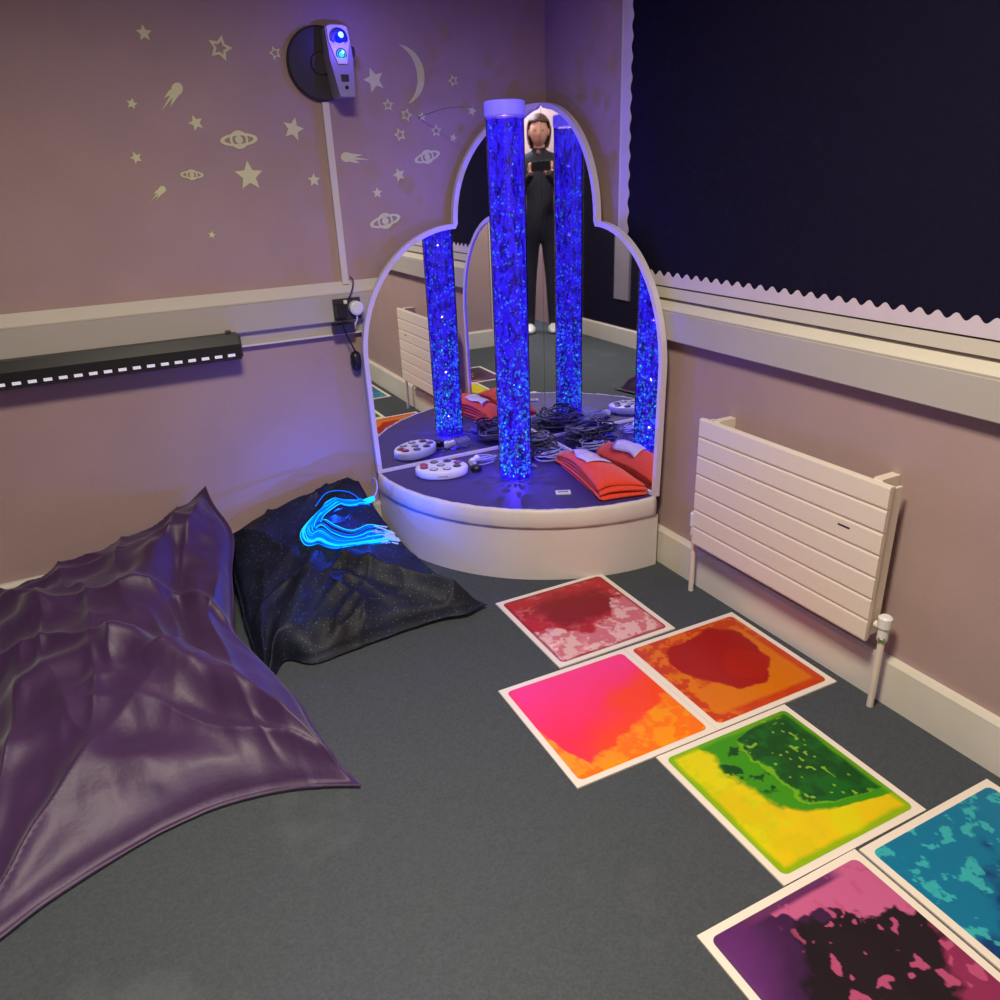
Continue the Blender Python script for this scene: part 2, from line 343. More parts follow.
# ---------------------------------------------------------------- two arched mirrors
def mout(off=0, n=22, zb=.2655):
    pts = [(R0+off-.001, zb), (R0+off+.004, .45), (R0+off+.006, .60)]
    a, c, z0, bz = .388, .36, .70, .441
    for i in range(n+1):
        t = PI/2*i/n; pts.append((c+(a+off)*math.cos(t), z0+(bz+off)*math.sin(t)))
    pts = pts[:3]+[p for p in pts[3:] if p[0] > .37+off*.9]
    z1 = 1.14; A, B = .368, .385
    for i in range(n+1):
        t = PI/2*i/n; q = ((A+off)*math.cos(t), z1+(B+off)*math.sin(t))
        pts.append(q)
    return pts
def mirror(name, wall, label):
    if wall == 'y': P_ = lambda u, v, d: (-u-.0006, d, v)
    else: P_ = lambda u, v, d: (d, -u-.0006, v)
    e = empty(name, P_(.37, .2655, .004), label, 'mirror')
    out = mout(); inn = mout(-.017, zb=.2765)
    obj('mirror_sheet', prism(BM(), mout(-.004, zb=.2665)+[(0, .2665)], P_, 0.0, .010), M['mirror'], e)
    bm = BM(); prev = None
    loop = [((0, .2655), (0, .2765))]+list(zip(out, inn))
    # frame follows the outline, a raised strip with real depth
    for o_, i_ in loop:
        cur = [bm.verts.new(P_(*o_, -.006)), bm.verts.new(P_(*i_, -.006)), bm.verts.new(P_(*i_, -.0003)), bm.verts.new(P_(*o_, .015))]
        if prev:
            for k in range(4): bm.faces.new((prev[k], prev[(k+1) % 4], cur[(k+1) % 4], cur[k]))
        else: bm.faces.new(cur)
        prev = cur
    bm.faces.new(prev[::-1])
    obj('frame', bm, M['frame'], e)
    return e
mirror('arched_mirror', 'y', 'left arched mirror in a white frame, standing on the plinth against the starred wall')
mirror('arched_mirror', 'x', 'right arched mirror in a white frame, standing on the plinth nearest the radiator')

# ---------------------------------------------------------------- bubble tube
TX, TY, TR = -.3055, -.3005, .0605; Z0 = .2655
e = empty('bubble_tube', (TX, TY, Z0), 'tall blue glowing bubble tube with a white cap, standing on the plinth', 'bubble tube')
bm = BM(); lathe(bm, [(TR, 0), (TR, 1.236)], (TX, TY, Z0), 56)
bmesh.ops.delete(bm, geom=[f for f in bm.faces if len(f.verts) > 4], context='FACES')
obj('acrylic_tube', bm, M['acrylic'], e, smooth=True)
obj('cap', lathe(BM(), [(TR+.0005, 1.200), (TR+.003, 1.2005), (TR+.003, 1.238), (TR-.004, 1.242)], (TX, TY, Z0), 56), M['capmat'], e)
obj('water_column', lathe(BM(), [(TR-.0045, .001), (TR-.0045, 1.19)], (TX, TY, Z0), 48), M['water'], e, smooth=True)
bm = BM(); ico = BM(); bmesh.ops.create_icosphere(ico, subdivisions=1, radius=1); iv = [v.co.copy() for v in ico.verts]; iff = [[v.index for v in f.verts] for f in ico.faces]; ico.free()
for i in range(2700):
    z = random.random()**1.25*1.17; a = random.random()*2*PI
    cl = math.sin(z*23)*.5+math.sin(z*9+1)*.5
    rr = (TR-.0062)*(.55+.42*random.random() if random.random() < .4 else .93+random.random()*.06)
    s = random.uniform(.0012, .0036)*(1.35 if z < .4 or random.random() < .1 else 1)
    q = random.random(); pc = (.42 if z < .5 else .17)+.14*cl; mi_ = 0 if q < pc else (1 if q < .68 else 2)
    vv = [bm.verts.new((TX+rr*math.cos(a)+c.x*s, TY+rr*math.sin(a)+c.y*s, Z0+.012+z+c.z*s*random.uniform(.8, 1.5))) for c in iv]
    for f in iff: bm.faces.new([vv[k] for k in f]).material_index = mi_
tag(obj('bubbles', bm, None, e, mats=[M['bub_cyan'], M['bub_blue'], M['bub_dark']]), kind='stuff')
for k, z in enumerate((.075, .27, .5, .78, 1.05, 1.19)):
    l = lamp('tube_led', 'POINT', (0, 0, z), (7, 6, 6, 6, 6, 1.2)[k], (.10, .045, 1), 0); l.parent = e
# thin clear wall tie holding the top of the tube
tag(obj('wall_tie', tube(BM(), crom([(-.375, -.268, Z0+1.226), (-.42, -.12, Z0+1.235), (-.45, WY-.001, Z0+1.22)]), .0016, 6), M['greyplastic']), 'thin pale tie from the starred wall to the top of the bubble tube', 'tie')

# ---------------------------------------------------------------- controller with nine buttons
e = empty('button_controller', (-.532, -.134, .265), 'white oval controller with coloured round buttons on the plinth beside the bubble tube', 'controller', rz=math.radians(-24))
obj('housing', lathe(BM(), [(.094, 0), (.099, .004), (.099, .026), (.096, .030), (.088, .033), (.001, .0335)], (0, 0, 0), 56, ex=1, ey=.70), M['whiteplastic'], e, local=True, smooth=True)
bc = [rgb(190, 70, 110), rgb(180, 60, 90), rgb(120, 120, 130), rgb(205, 205, 195), rgb(80, 70, 130), rgb(205, 205, 190), rgb(150, 100, 150), rgb(90, 90, 120), rgb(170, 170, 175)]
bp_ = [(-.062, .010), (-.060, -.014), (-.026, .033), (-.026, -.034), (.020, .038), (.020, -.034), (.057, .020), (.055, -.012), (-.002, .002)]
for k, ((x, y), c) in enumerate(zip(bp_, bc)):
    o = obj('button', lathe(BM(), [(.0125, 0), (.0125, .004), (.010, .0055), (.001, .006)], (x*1.07, y*1.15, .0330), 20), mat('button_colour_%d' % k, c, .3), e, local=True, smooth=True)
    r_ = obj('bezel', lathe(BM(), [(.0155, 0), (.0155, .0018), (.0128, .0022)], (x*1.07, y*1.15, .0330), 20), M['darkgrey'], o, local=True)
bm = BM()
for k in range(6): box(bm, (-.012+.006*k, -.0695, .011), (-.008+.006*k, -.0688, .016))
obj('printed_word', bm, M['greyplastic'], e, local=True)
# small card with dark print
e = empty('small_card', (-.247, -.540, .2645), 'small white tag with dark print on the plinth in front of the orange fabric', 'card', rz=math.radians(-26))
obj('card', box(BM(), (-.026, -.015, 0), (.026, .015, .005)), M['whiteplastic'], e, local=True, bevel=.001)
bm = BM()
for k in range(7): box(bm, (-.018+.0052*k, -.006, .0050), (-.0145+.0052*k, .004+.002*(k % 2), .0056))
obj('print', bm, M['black'], e, local=True)

# ---------------------------------------------------------------- folded orange mesh fabric
e = empty('folded_orange_fabric', (-.09, -.5, .265), 'folded bright orange mesh fabric with a pale label, on the plinth by the right mirror', 'fabric')
m = mat('orange_mesh_cloth', rgb(248, 66, 30), .75, noise=.22, nscale=160, bump=.9, bscale=330, sheen=.2)
A_, B_, C_, D_ = Vector((-.11, -.27, 0)), Vector((-.178, -.665, 0)), Vector((-.020, -.705, 0)), Vector((-.012, -.36, 0))
path = []
nl = 5; hgap = .0150
for k in range(nl):                        # serpentine of layers: s runs back to front, folds at the front
    z = .004+k*hgap; row = [(s_/16, z) for s_ in range(17)]
    if k % 2: row = row[::-1]
    path += row
    if k < nl-1:
        s0 = row[-1][0]; dirn = 1 if s0 == 1 else -1
        path += [(s0+dirn*.022*math.sin(PI*j/5), z+hgap*j/5) for j in range(1, 5)]
nw = 22; bm = BM(); gridv = []
for j in range(nw+1):
    t = j/nw; row = []
    for s_, z in path:
        p = (A_*(1-s_)+B_*s_)*(1-t)+(D_*(1-s_)+C_*s_)*t
        hh = z/.0665
        z2 = z*(.70+.42*math.sin(PI*min(1, max(0, s_*1.0)))**.6)*(1-.28*abs(2*t-1)**3)+.0035*math.sin(s_*9+t*5+k)*hh
        z2 += hh*(.012*math.sin(PI*s_)*(math.sin(t*4+.5))+.006*(1-s_)*t)
        off = .006*math.sin(17*hh+3*t)*(1 if s_ > .9 or s_ < .1 else .3)
        p = p+Vector((off, -off*.6+.018*(hh-.5)*(s_-.5), 0)); p.x = min(p.x, -.011)
        row.append(bm.verts.new((p.x, p.y, .2655+max(.001, z2))))
    gridv.append(row)
for a, b_ in zip(gridv, gridv[1:]):
    for k in range(len(a)-1): bm.faces.new((a[k], a[k+1], b_[k+1], b_[k]))
fo = obj('cloth', bm, m, e, smooth=True)
so = fo.modifiers.new('thick', 'SOLIDIFY'); so.thickness = .0034; so.offset = 0
# ziggy pale label lying on top
dg = bmesh.new(); dg.from_mesh(fo.data); cbv = BVHTree.FromBMesh(dg); dg.free()
bm = BM(); L = []
def on_cloth(x, y):
    h = cbv.ray_cast(Vector((x, y, 1))-e.location, Vector((0, 0, -1))); return (h[0].z+e.location.z) if h[0] else .32
for i in range(9):
    row = []
    for j in range(7):
        s_, t = .22+.38*i/8, .10+.62*j/6; p = (A_*(1-s_)+B_*s_)*(1-t)+(D_*(1-s_)+C_*s_)*t
        lx, ly = p.x+.006*math.sin(i), p.y; row.append(bm.verts.new((lx, ly, max(on_cloth(lx+a_, ly+b_) for a_ in (-.008, 0, .008) for b_ in (-.01, 0, .01))+.0042+.004*abs(math.sin(i*.8+j*.5)))))
    L.append(row)
for a, b_ in zip(L, L[1:]):
    for k in range(6): bm.faces.new((a[k], a[k+1], b_[k+1], b_[k]))
lb = obj('care_label', bm, mat('label_sheet', rgb(205, 190, 220), .4), e, smooth=True); lb['label'] = 'pale printed label sheet'
so = lb.modifiers.new('thick', 'SOLIDIFY'); so.thickness = .001
# ---------------------------------------------------------------- tangled cables
def tangle(name, c, sx, sy, loops, r, m, label, seed, h=.05, tail=None):
    random.seed(seed); pts = []
    for k in range(loops):
        ox, oy = random.uniform(-.35, .35)*sx, random.uniform(-.35, .35)*sy; a0 = random.random()*6
        ra, rb = random.uniform(.45, .75)*sx, random.uniform(.35, .7)*sy; zz = .2695+r+random.random()*h
        for j in range(5):
            a = a0+j*1.25
            x = min(c[0]+ox+ra*math.cos(a), -.012-r); y = min(c[1]+oy+rb*math.sin(a), -.012-r)
            d = Vector((x-TX, y-TY)); L_ = TR+.012+r
            if d.length < L_: d = d.normalized()*L_; x, y = TX+d.x, TY+d.y
            pts.append((x, y, zz+random.uniform(-.3, .3)*h*.5 if zz > .29 else zz))
    pts = [(p[0], p[1], max(p[2], .2685+r)) for p in pts]
    if tail: pts += tail
    pts = crom(pts, 6)
    fix = []
    for p in pts:
        d = Vector((p.x-TX, p.y-TY)); L_ = TR+.008+r
        if d.length < L_: d = d.normalized()*L_; p = Vector((TX+d.x, TY+d.y, p.z))
        fix.append(Vector((min(p.x, -.008-r), min(p.y, -.008-r), max(p.z, .2665+r))))
    return tag(obj(name, tube(BM(), fix, r, 7), m, smooth=True), label, 'cable')
cg = mat('grey_cable', rgb(108, 104, 128), .4); cl_ = mat('pale_clear_cable', rgb(160, 158, 196), .3); cb = mat('black_cable', rgb(46, 44, 60), .45)
tangle('coiled_cable', (-.150, -.120), .125, .085, 15, .0038, cg, 'thick tangle of grey coiled cable behind the bubble tube at the mirror corner', 3, .062)
tangle('coiled_cable', (-.135, -.150), .115, .10, 12, .0034, cb, 'black cable knotted into the grey tangle at the mirror corner', 5, .055)
tangle('coiled_cable', (-.105, -.215), .085, .07, 7, .0026, cl_, 'pale thin cable loops at the front right of the tangle, beside the orange fabric', 9, .03)
tangle('coiled_cable', (-.330, -.130), .075, .035, 5, .0022, cl_, 'thin pale cable loops between the controller and the cable tangle', 12, .022)
# white connector and black round adapter left of the tube
e = empty('cable_connector', (-.385, -.115, .265), 'white cable connector lying left of the bubble tube base', 'connector')
bm = BM(); lathe(bm, [(.009, -.022), (.012, -.02), (.012, .005), (.016, .008), (.016, .022), (.012, .024)], (0, 0, 0), 20, axis='x')
bmesh.ops.rotate(bm, verts=bm.verts, cent=(0, 0, 0), matrix=Matrix.Rotation(.5, 3, 'Z')@Matrix.Rotation(-.3, 3, 'Y')); bmesh.ops.translate(bm, verts=bm.verts, vec=(0, 0, .019))
obj('body', bm, M['whiteplastic'], e, local=True)
obj('lead', tube(BM(), crom([(.02, -.008, .014), (.045, -.0, .006), (.06, .03, .006)]), .003, 8), cl_, e, local=True)
e = empty('black_adapter', (-.408, -.176, .265), 'small black adapter puck between the controller and the bubble tube', 'adapter')
obj('body', lathe(BM(), [(.019, 0), (.021, .003), (.021, .015), (.017, .02), (.001, .021)], (0, 0, 0), 24), M['black'], e, local=True)
obj('lead', tube(BM(), crom([(-.02, .01, .008), (-.045, .03, .006), (-.03, .06, .005), (0.0, .07, .005)]), .0025, 8), M['black'], e, local=True)
tag(obj('cable_end', tube(BM(), crom([(-.20, -.215, .270), (-.213, -.25, .273), (-.205, -.285, .271)]), [.004]*4+[.007]*13, 10), cg), 'short grey cable plug end pointing forward from the tangle', 'cable')

# ---------------------------------------------------------------- liquid floor tiles
def tilecol(kind, u, v):
    """u, v in 0..1; returns pigment colours of the liquid (albedo)"""
    X = lambda c: np.array(rgb(*c))[:, None, None]
    f = fbm(u*5, v*5, kind*10.1, 6)-.5; g_ = fbm(u*16, v*16, kind*5.7+2, 5)-.5; h_ = vnoise(u*45, v*45, kind)-.5
    ed = np.minimum(np.minimum(u, 1-u), np.minimum(v, 1-v))
    st = lambda x, a, w_: np.clip((x-a)/w_+.5, 0, 1)
    mixc = lambda a, b_, t: a*(1-t)+b_*t
    ip = lambda x, xs, ys: np.interp(x, xs, ys)
    wob = f*.30+g_*.10
    if kind == 1:
        d = np.hypot((u-.34), (v-.52)*.85)
        c = mixc(X((140, 6, 24)), X((190, 34, 42)), st(d+.5*f, .30, .16))
        pale = st(u-ip(v, [0, .2, .45, .7, .85, 1], [.58, .62, .74, .66, .36, .40])+wob*.9, 0, .03)
        c = mixc(c, X((214, 118, 126)), pale*.95); c = mixc(c, X((238, 196, 190)), pale*st(g_+f*.5+h_*.15, .02, .10)*.85)
        c = mixc(c, X((206, 92, 92)), (1-pale)*st(g_+h_*.35, .10, .08)*st(d, .30, .1)*.8)
        c = mixc(c, X((150, 20, 36)), st(.02-ed+f*.04, 0, .01)*.8)
    elif kind == 2:
        c = mixc(X((255, 62, 132)), X((255, 52, 72)), st(u+f*.4, .34, .5))
        ub = ip(v, [0, .07, .14, .3, .45, .6, .8, 1], [.45, .80, .95, .87, .79, .72, .68, .52])
        c = mixc(c, X((255, 74, 20)), st(u-ub+.24+f*.4, 0, .22)*st(v, .2, .2))
        o_ = st(u-ub+wob*.55, 0, .03); c = mixc(c, X((255, 120, 0)), o_)
        c = mixc(c, X((255, 158, 0)), o_*st(g_+f*.6, .0, .12)*.9)
    elif kind == 3:
        d = np.hypot((u-.42), (v-.52)); th = np.arctan2(v-.52, u-.42); rb = .36+.035*np.sin(th*3+1)+wob*.45
        c = X((204, 62, 12))+0*u; c = mixc(c, X((214, 76, 14)), st(g_, 0, .2)*.5)
        amb = st(np.maximum(u-.60+.1*(v-.5), v-.80)+wob*.3, 0, .03)*st(ed, .07+.03*f, .03)*st(u, .16, .1)
        amb = np.maximum(amb, st(v, .05, .02)*st(.20+.3*f-v, 0, .03)*st(u, .42, .06)*st(.93-u, 0, .03)*st(g_+.12, 0, .04))
        c = mixc(c, X((226, 122, 2)), amb*.95)
        sp = st(g_+h_*.3, .08, .05)*(1-amb)*np.maximum(st(.34-u, 0, .1)*.8, st(.2-v, 0, .1)); c = mixc(c, X((236, 128, 30)), sp*.75)
        c = mixc(c, X((168, 24, 14)), st(rb-d, 0, .02)); c = mixc(c, X((192, 40, 12)), st(rb-d, 0, .02)*st(np.hypot(u-.60, v-.64), .17, .03)*0+st(rb-d, 0, .02)*st(.17-np.hypot(u-.58, v-.62)+wob*.6, 0, .02)*.4)
    elif kind == 4:
        c = mixc(X((226, 214, 0)), X((180, 208, 8)), st(f+g_*.5-.25*(v-.1), .08, .2)); c = mixc(c, X((240, 196, 0)), st(f+.3*(u-.5), .08, .15)*.7)
        gb = ip(u, [0, .25, .5, .7, .80, .88, 1], [.26, .24, .30, .40, .58, 1.1, 1.2]); gr = st(v-gb+wob*.6, 0, .05); c = mixc(c, X((60, 150, 8)), gr)
        db = ip(u, [0, .08, .3, .5, .68, .76, .84, 1], [.9, .50, .46, .52, .50, .62, 1.2, 1.3]); dk = st(v-db+wob*.7, 0, .02)
        isl0 = st(g_*1.6+f*.8-.05, 0, .03)*st(.17-np.hypot((u-.30)*.8, v-.42)+wob*.4, 0, .03); dk = np.maximum(dk, isl0)
        c = mixc(c, X((8, 100, 22)), dk); c = mixc(c, X((4, 66, 20)), dk*st(g_+f, .0, .25)*.8)
        vein = st(.012-np.abs(v-db+wob*.7+.02), 0, .006)*st(ed, .1, .05); c = mixc(c, X((140, 200, 20)), vein*.55)
        dots = st(vnoise(u*34+3*f, v*34, 31), .86, .03)*dk*st(v, .45, .1)*st(.90-v, 0, .1); c = mixc(c, X((130, 180, 40)), dots)
        c = mixc(c, X((110, 180, 0)), st(.035-ed+.04*f, 0, .03)*.8)
    elif kind == 5:
        c = mixc(X((100, 44, 112)), X((62, 26, 70)), st(v+.4*u+f*.3, .22, .3))
        dk = st(v+.25*u-.36+wob*.9, 0, .05)*st(u-.12+wob, 0, .05); c = mixc(c, X((30, 18, 28)), dk)
        pk = st(ip(v, [0, .3, .36, .6, .8, 1], [-.2, -.1, .09, .19, .26, .30])-u+wob*.9, 0, .015); c = mixc(c, X((200, 96, 146)), pk)
        c = mixc(c, X((104, 44, 96)), st(.045+.02*f-u, 0, .02)*st(v, .2, .1)*st(.82-v, 0, .1))
        rs = st(u+v*.9-1.42+wob, 0, .05); c = mixc(c, X((150, 44, 92)), rs*.9)
        bl = st(vnoise(u*22+4*f, v*22+2*f, 12)+.25*g_, .80, .03)*st(v+.2*u, .40, .1); c = mixc(c, X((196, 84, 130)), bl*.85)
    else:
        c = mixc(X((0, 120, 160)), X((0, 60, 120)), st(u+f, .5, .2)); c = mixc(c, X((60, 190, 190)), st(g_, .12, .05)*.8)
    return c
def tile(kind, x0, y0, rz, label):
    """x0, y0 is the corner at u=0, v=0; u runs towards the camera (-y), v towards the right wall (+x)"""
    S = .4098; e = empty('liquid_floor_tile', (x0, y0, 0), label, 'floor tile', 'liquid floor tiles laid on the carpet', rz=rz)
    obj('mat', box(BM(), (0, -S, .0006), (S, 0, .0050)), mat('tile_vinyl', rgb(226, 216, 202), .4), e, local=True, bevel=.0008)
    N = 190; mg = .0165/S; g = np.linspace(0, 1, N+1); U, V = np.meshgrid(g, g, indexing='ij')
    col = np.clip(tilecol(kind, U, V), 0, 1)*.82
    # rounded-corner gel window
    cr = .04
    dx = np.maximum(np.abs(U-.5)-(.5-cr), 0); dy = np.maximum(np.abs(V-.5)-(.5-cr), 0); inside = np.hypot(dx, dy) <= cr
    pu = np.where(inside, U, U); xs = (mg+V*(1-2*mg))*S; ys = -(mg+U*(1-2*mg))*S
    # pull the corner points in to the rounded outline
    k = np.where(inside, 1, cr/np.maximum(np.hypot(dx, dy), 1e-6))
    U2 = .5+np.sign(U-.5)*(np.minimum(np.abs(U-.5), .5-cr)+dx*k); V2 = .5+np.sign(V-.5)*(np.minimum(np.abs(V-.5), .5-cr)+dy*k)
    xs = (mg+V2*(1-2*mg))*S; ys = -(mg+U2*(1-2*mg))*S
    ed = np.minimum(np.minimum(U, 1-U), np.minimum(V, 1-V)); zs = .0052+.0012*np.clip(ed/.03, 0, 1)+.0005*(fbm(U*6, V*6, kind)-.5)
    verts = np.stack([xs, ys, zs], -1).reshape(-1, 3)
    idx = np.arange((N+1)*(N+1)).reshape(N+1, N+1)
    faces = np.stack([idx[:-1, :-1], idx[1:, :-1], idx[1:, 1:], idx[:-1, 1:]], -1).reshape(-1, 4)
    me = bpy.data.meshes.new('gel_panel'); me.from_pydata(verts.tolist(), [], faces.tolist())
    ca = me.color_attributes.new('pigment', 'FLOAT_COLOR', 'POINT'); arr = np.ones(((N+1)**2, 4), np.float32); arr[:, :3] = col.transpose(1, 2, 0).reshape(-1, 3)
    ca.data.foreach_set('color', arr.ravel())
    for p in me.polygons: p.use_smooth = True
    if 'gel' not in M:
        m = mat('coloured_gel', (1, 1, 1), .38, coat=.1, bump=.06, bscale=500); at = m.node_tree.nodes.new('ShaderNodeAttribute'); at.attribute_name = 'pigment'
        m.node_tree.links.new(at.outputs['Color'], m.node_tree.nodes['Principled BSDF'].inputs['Base Color']); m.node_tree.nodes['Principled BSDF'].inputs['Specular IOR Level'].default_value = .3; M['gel'] = m
    me.materials.append(M['gel']); o = bpy.data.objects.new('gel_panel', me); C.objects.link(o); o.parent = e
    return e
tile(1, -.602, -.690, -.012, 'dark red and pale pink liquid floor tile touching the plinth end, furthest from the camera')
tile(2, -.807, -1.106, -.02, 'hot pink and orange liquid floor tile, left one of the second row')
tile(3, -.3965, -1.114, -.02, 'orange-red and amber liquid floor tile beside the radiator')
tile(4, -.598, -1.524, -.02, 'yellow and dark green liquid floor tile below the orange-red one')
tile(5, -.825, -1.934, -.012, 'black and purple liquid floor tile with pink blotches at the bottom edge')
tile(6, -.4085, -1.944, -.012, 'teal blue liquid floor tile by the right wall, mostly out of view')

# ---------------------------------------------------------------- beanbags
def bag(name, corners, edge_mid, H, m, label, seed, wr=.012, N=150, tip=.0, folds=(), clampf=None, low=None, pexp=.55, edgefx=None):
    """corners: four 3D points (u0v0, u1v0, u1v1, u0v1); edge_mid: four 3D mid-edge points; a filled square cloth bag with a sewn seam fin"""
    c = [Vector(p) for p in corners]; em = [Vector(p) for p in edge_mid]
    def edge(a, mdl, b_, t): return a*(1-t)*(1-2*t)+mdl*4*t*(1-t)+b_*t*(2*t-1)
    g = np.linspace(0, 1, N+1); U, V = np.meshgrid(g, g, indexing='ij'); 
    def vec(f): return np.array(f)
    def E(a, mm, b_, t):
        a, mm, b_ = [np.array(x)[:, None, None] for x in (a, mm, b_)]
        return a*(1-t)*(1-2*t)+mm*4*t*(1-t)+b_*t*(2*t-1)
    e0 = E(c[0], em[0], c[1], U); e2 = E(c[3], em[2], c[2], U); e3 = E(c[0], em[3], c[3], V); e1 = E(c[1], em[1], c[2], V)
    cc = [np.array(x)[:, None, None] for x in c]
    P_ = (1-V)*e0+V*e2+(1-U)*e3+U*e1-((1-U)*(1-V)*cc[0]+U*(1-V)*cc[1]+U*V*cc[2]+(1-U)*V*cc[3])
    if edgefx: edgefx(P_, U, V)
    P_[0] += .006*(fbm(U*9, V*9, seed+30, 3)-.5); P_[1] += .012*(fbm(U*8, V*8, seed+31, 3)-.5)
    fin = .014
    uu = np.clip((U-fin)/(1-2*fin), 0, 1); vv_ = np.clip((V-fin)/(1-2*fin), 0, 1)
    prof = (np.clip(4*uu*(1-uu), 0, 1)*np.clip(4*vv_*(1-vv_), 0, 1))**pexp
    W_ = fbm(U*3.1, V*3.1, seed, 3)-.5
    # creases: ridges fanning from the corners and along given fold lines
    wrk = 0*U
    for k, (cu, cv) in enumerate(((0, 0), (1, 0), (1, 1), (0, 1))):
        d = np.hypot(U-cu, V-cv); th = np.arctan2(V-cv, U-cu)
        wrk += np.exp(-d*2.2)*(1-np.abs(np.sin(th*4.0+seed+k*1.7+1.5*fbm(U*2, V*2, seed+k, 2))))**2*1.3*np.clip(d*6, 0, 1)
    a = seed*1.3; R_ = U*math.cos(a)+V*math.sin(a); Q_ = -U*math.sin(a)+V*math.cos(a)
    wv = fbm(R_*1.3+5, Q_*4+9, seed+4, 3); wrk += .9*(1-np.abs(2*wv-1))**6
    wv = fbm(Q_*1.4+15, R_*3.5+2, seed+8, 3); wrk += .6*(1-np.abs(2*wv-1))**7
    wv = fbm(U*8, V*8, seed+3, 3); wrk += .25*wv
    hump = H*prof*(1+.35*W_)
    for (u0, v0, u1, v1, amp, wd) in folds:
        du, dv = u1-u0, v1-v0; L2 = du*du+dv*dv; t = np.clip(((U-u0)*du+(V-v0)*dv)/L2, 0, 1)
        d = np.hypot(U-u0-t*du, V-v0-t*dv); hump += amp*np.exp(-(d/wd)**2)*np.clip(prof*3, 0, 1)
    edm = np.clip(np.minimum(np.minimum(U, 1-U), np.minimum(V, 1-V))/.05, 0, 1)
    T = P_.copy(); T[2] += hump+wr*(wrk-.5)*edm
    B2 = P_.copy(); B2[2] = B2[2]*(1-prof**.5)
    T[0] += .008*(fbm(U*7, V*7, seed+20, 3)-.5); 
    T[2] = np.maximum(T[2], .008); B2[2] = np.clip(B2[2]-.003, .003, T[2]-.003)
    for A in (T, B2):
        if clampf: clampf(A)
    bm = BM(); 
    tv = [[bm.verts.new((T[0, i, j], T[1, i, j], T[2, i, j])) for j in range(N+1)] for i in range(N+1)]
    bv = [[bm.verts.new((B2[0, i, j], B2[1, i, j], B2[2, i, j])) if (i % 2 == 0 and j % 2 == 0) or 1 else None for j in range(N+1)] for i in range(N+1)]
    for i in range(N):
        for j in range(N):
            bm.faces.new((tv[i][j], tv[i+1][j], tv[i+1][j+1], tv[i][j+1])); bm.faces.new((bv[i][j], bv[i][j+1], bv[i+1][j+1], bv[i+1][j]))
    for i in range(N):
        for (x, y) in (((i, 0), (i+1, 0)), ((N, i), (N, i+1)), ((i+1, N), (i, N)), ((0, i+1), (0, i))):
            bm.faces.new((tv[x[0]][x[1]], bv[x[0]][x[1]], bv[y[0]][y[1]], tv[y[0]][y[1]]))
    bmesh.ops.recalc_face_normals(bm, faces=bm.faces)
    bvh = BVHTree.FromBMesh(bm)
    return tag(obj(name, bm, m, smooth=True), label, 'beanbag'), bvh
def clampbox(A):
    A[1] = np.minimum(A[1], WY-.025)
    r = np.hypot(A[0], A[1]); k = np.where((r < R0+.016) & (A[0] < 0), (R0+.016)/np.maximum(r, 1e-6), 1); A[0] *= k; A[1] = np.where(A[1] < 0, A[1]*k, A[1])
    A[0] = np.where((A[1] > -.03) & (A[0] > -R0-.018), -R0-.018, A[0])
def fxn(P, U, V):
    P[1] += .075*np.exp(-((U-.13)/.07)**2)*V**8
    P[1] += -.022*np.exp(-((U-.90)/.06)**2)*V**10
def fxp(P, U, V):
    P[0] += (.048*np.exp(-((V-.17)/.10)**2)-.055*np.exp(-((V-.50)/.12)**2)+.012*np.exp(-((V-.74)/.08)**2))*U**6
navy_bag, bvh = bag('beanbag', [(-1.315, -.0, .15), (-.815, .02, .245), (-.640, -.700, .020), (-1.362, -.760, .008)],
    [(-1.08, .03, .195), (-.765, -.400, .095), (-1.03, -.708, .012), (-1.350, -.36, .06)], .095, M['starry'],
    'dark navy star-speckled beanbag between the purple beanbag and the plinth', 2.0, .022, clampf=clampbox, pexp=.42, edgefx=fxn,
    folds=((.1, .95, .55, .45, .035, .05), (.9, .1, .6, .4, .03, .06), (.95, .93, .6, .6, .03, .05)))
def clampp(A):
    A[1] = np.minimum(A[1], WY-.025); A[0] = np.maximum(A[0], LX+.03)
bag('beanbag', [(-2.06, -.05, .15), (-1.355, .02, .345), (-1.250, -1.265, .012), (-2.05, -1.36, .012)],
    [(-1.72, .02, .13), (-1.345, -.60, .09), (-1.63, -1.175, .010), (-2.06, -.65, .05)], .20, M['purple'],
    'large shiny purple beanbag sprawled on the carpet at the left', 5.0, .034, N=190, clampf=clampp, edgefx=fxp,
    folds=((.95, .06, .62, .38, .05, .06), (.97, .95, .5, .62, .045, .05), (.55, .62, .2, .6, .03, .04), (.80, .25, .72, .62, -.03, .05)))

# ---------------------------------------------------------------- fibre optic strands on the navy beanbag
def on_bag(x, y, h=.004):
    zs_ = []
    for dx, dy in ((0, 0), (.018, 0), (-.018, 0), (0, .018), (0, -.018), (.03, .03), (-.03, .03), (.03, -.03), (-.03, -.03)):
        hit = bvh.ray_cast(Vector((x+dx, y+dy, 1)), Vector((0, 0, -1)))
        if hit[0]: zs_.append(hit[0].z)
    return max(sum(zs_)/len(zs_), zs_[0]+.0)+h
random.seed(11)
e = empty('fibre_optic_strands', (-.95, -.3, .15), 'glowing cyan bundle of fibre optic strands curled on the navy beanbag', 'fibre optic light')
spine = [(-.840, -.170), (-.900, -.178), (-.965, -.180), (-1.025, -.190), (-1.068, -.225), (-1.088, -.275), (-1.076, -.325), (-1.024, -.358), (-.945, -.378), (-.860, -.350), (-.812, -.335)]
sp = crom([(x, y, 0) for x, y in spine], 7)
bm = BM(); cores = BM(); tips = BM()
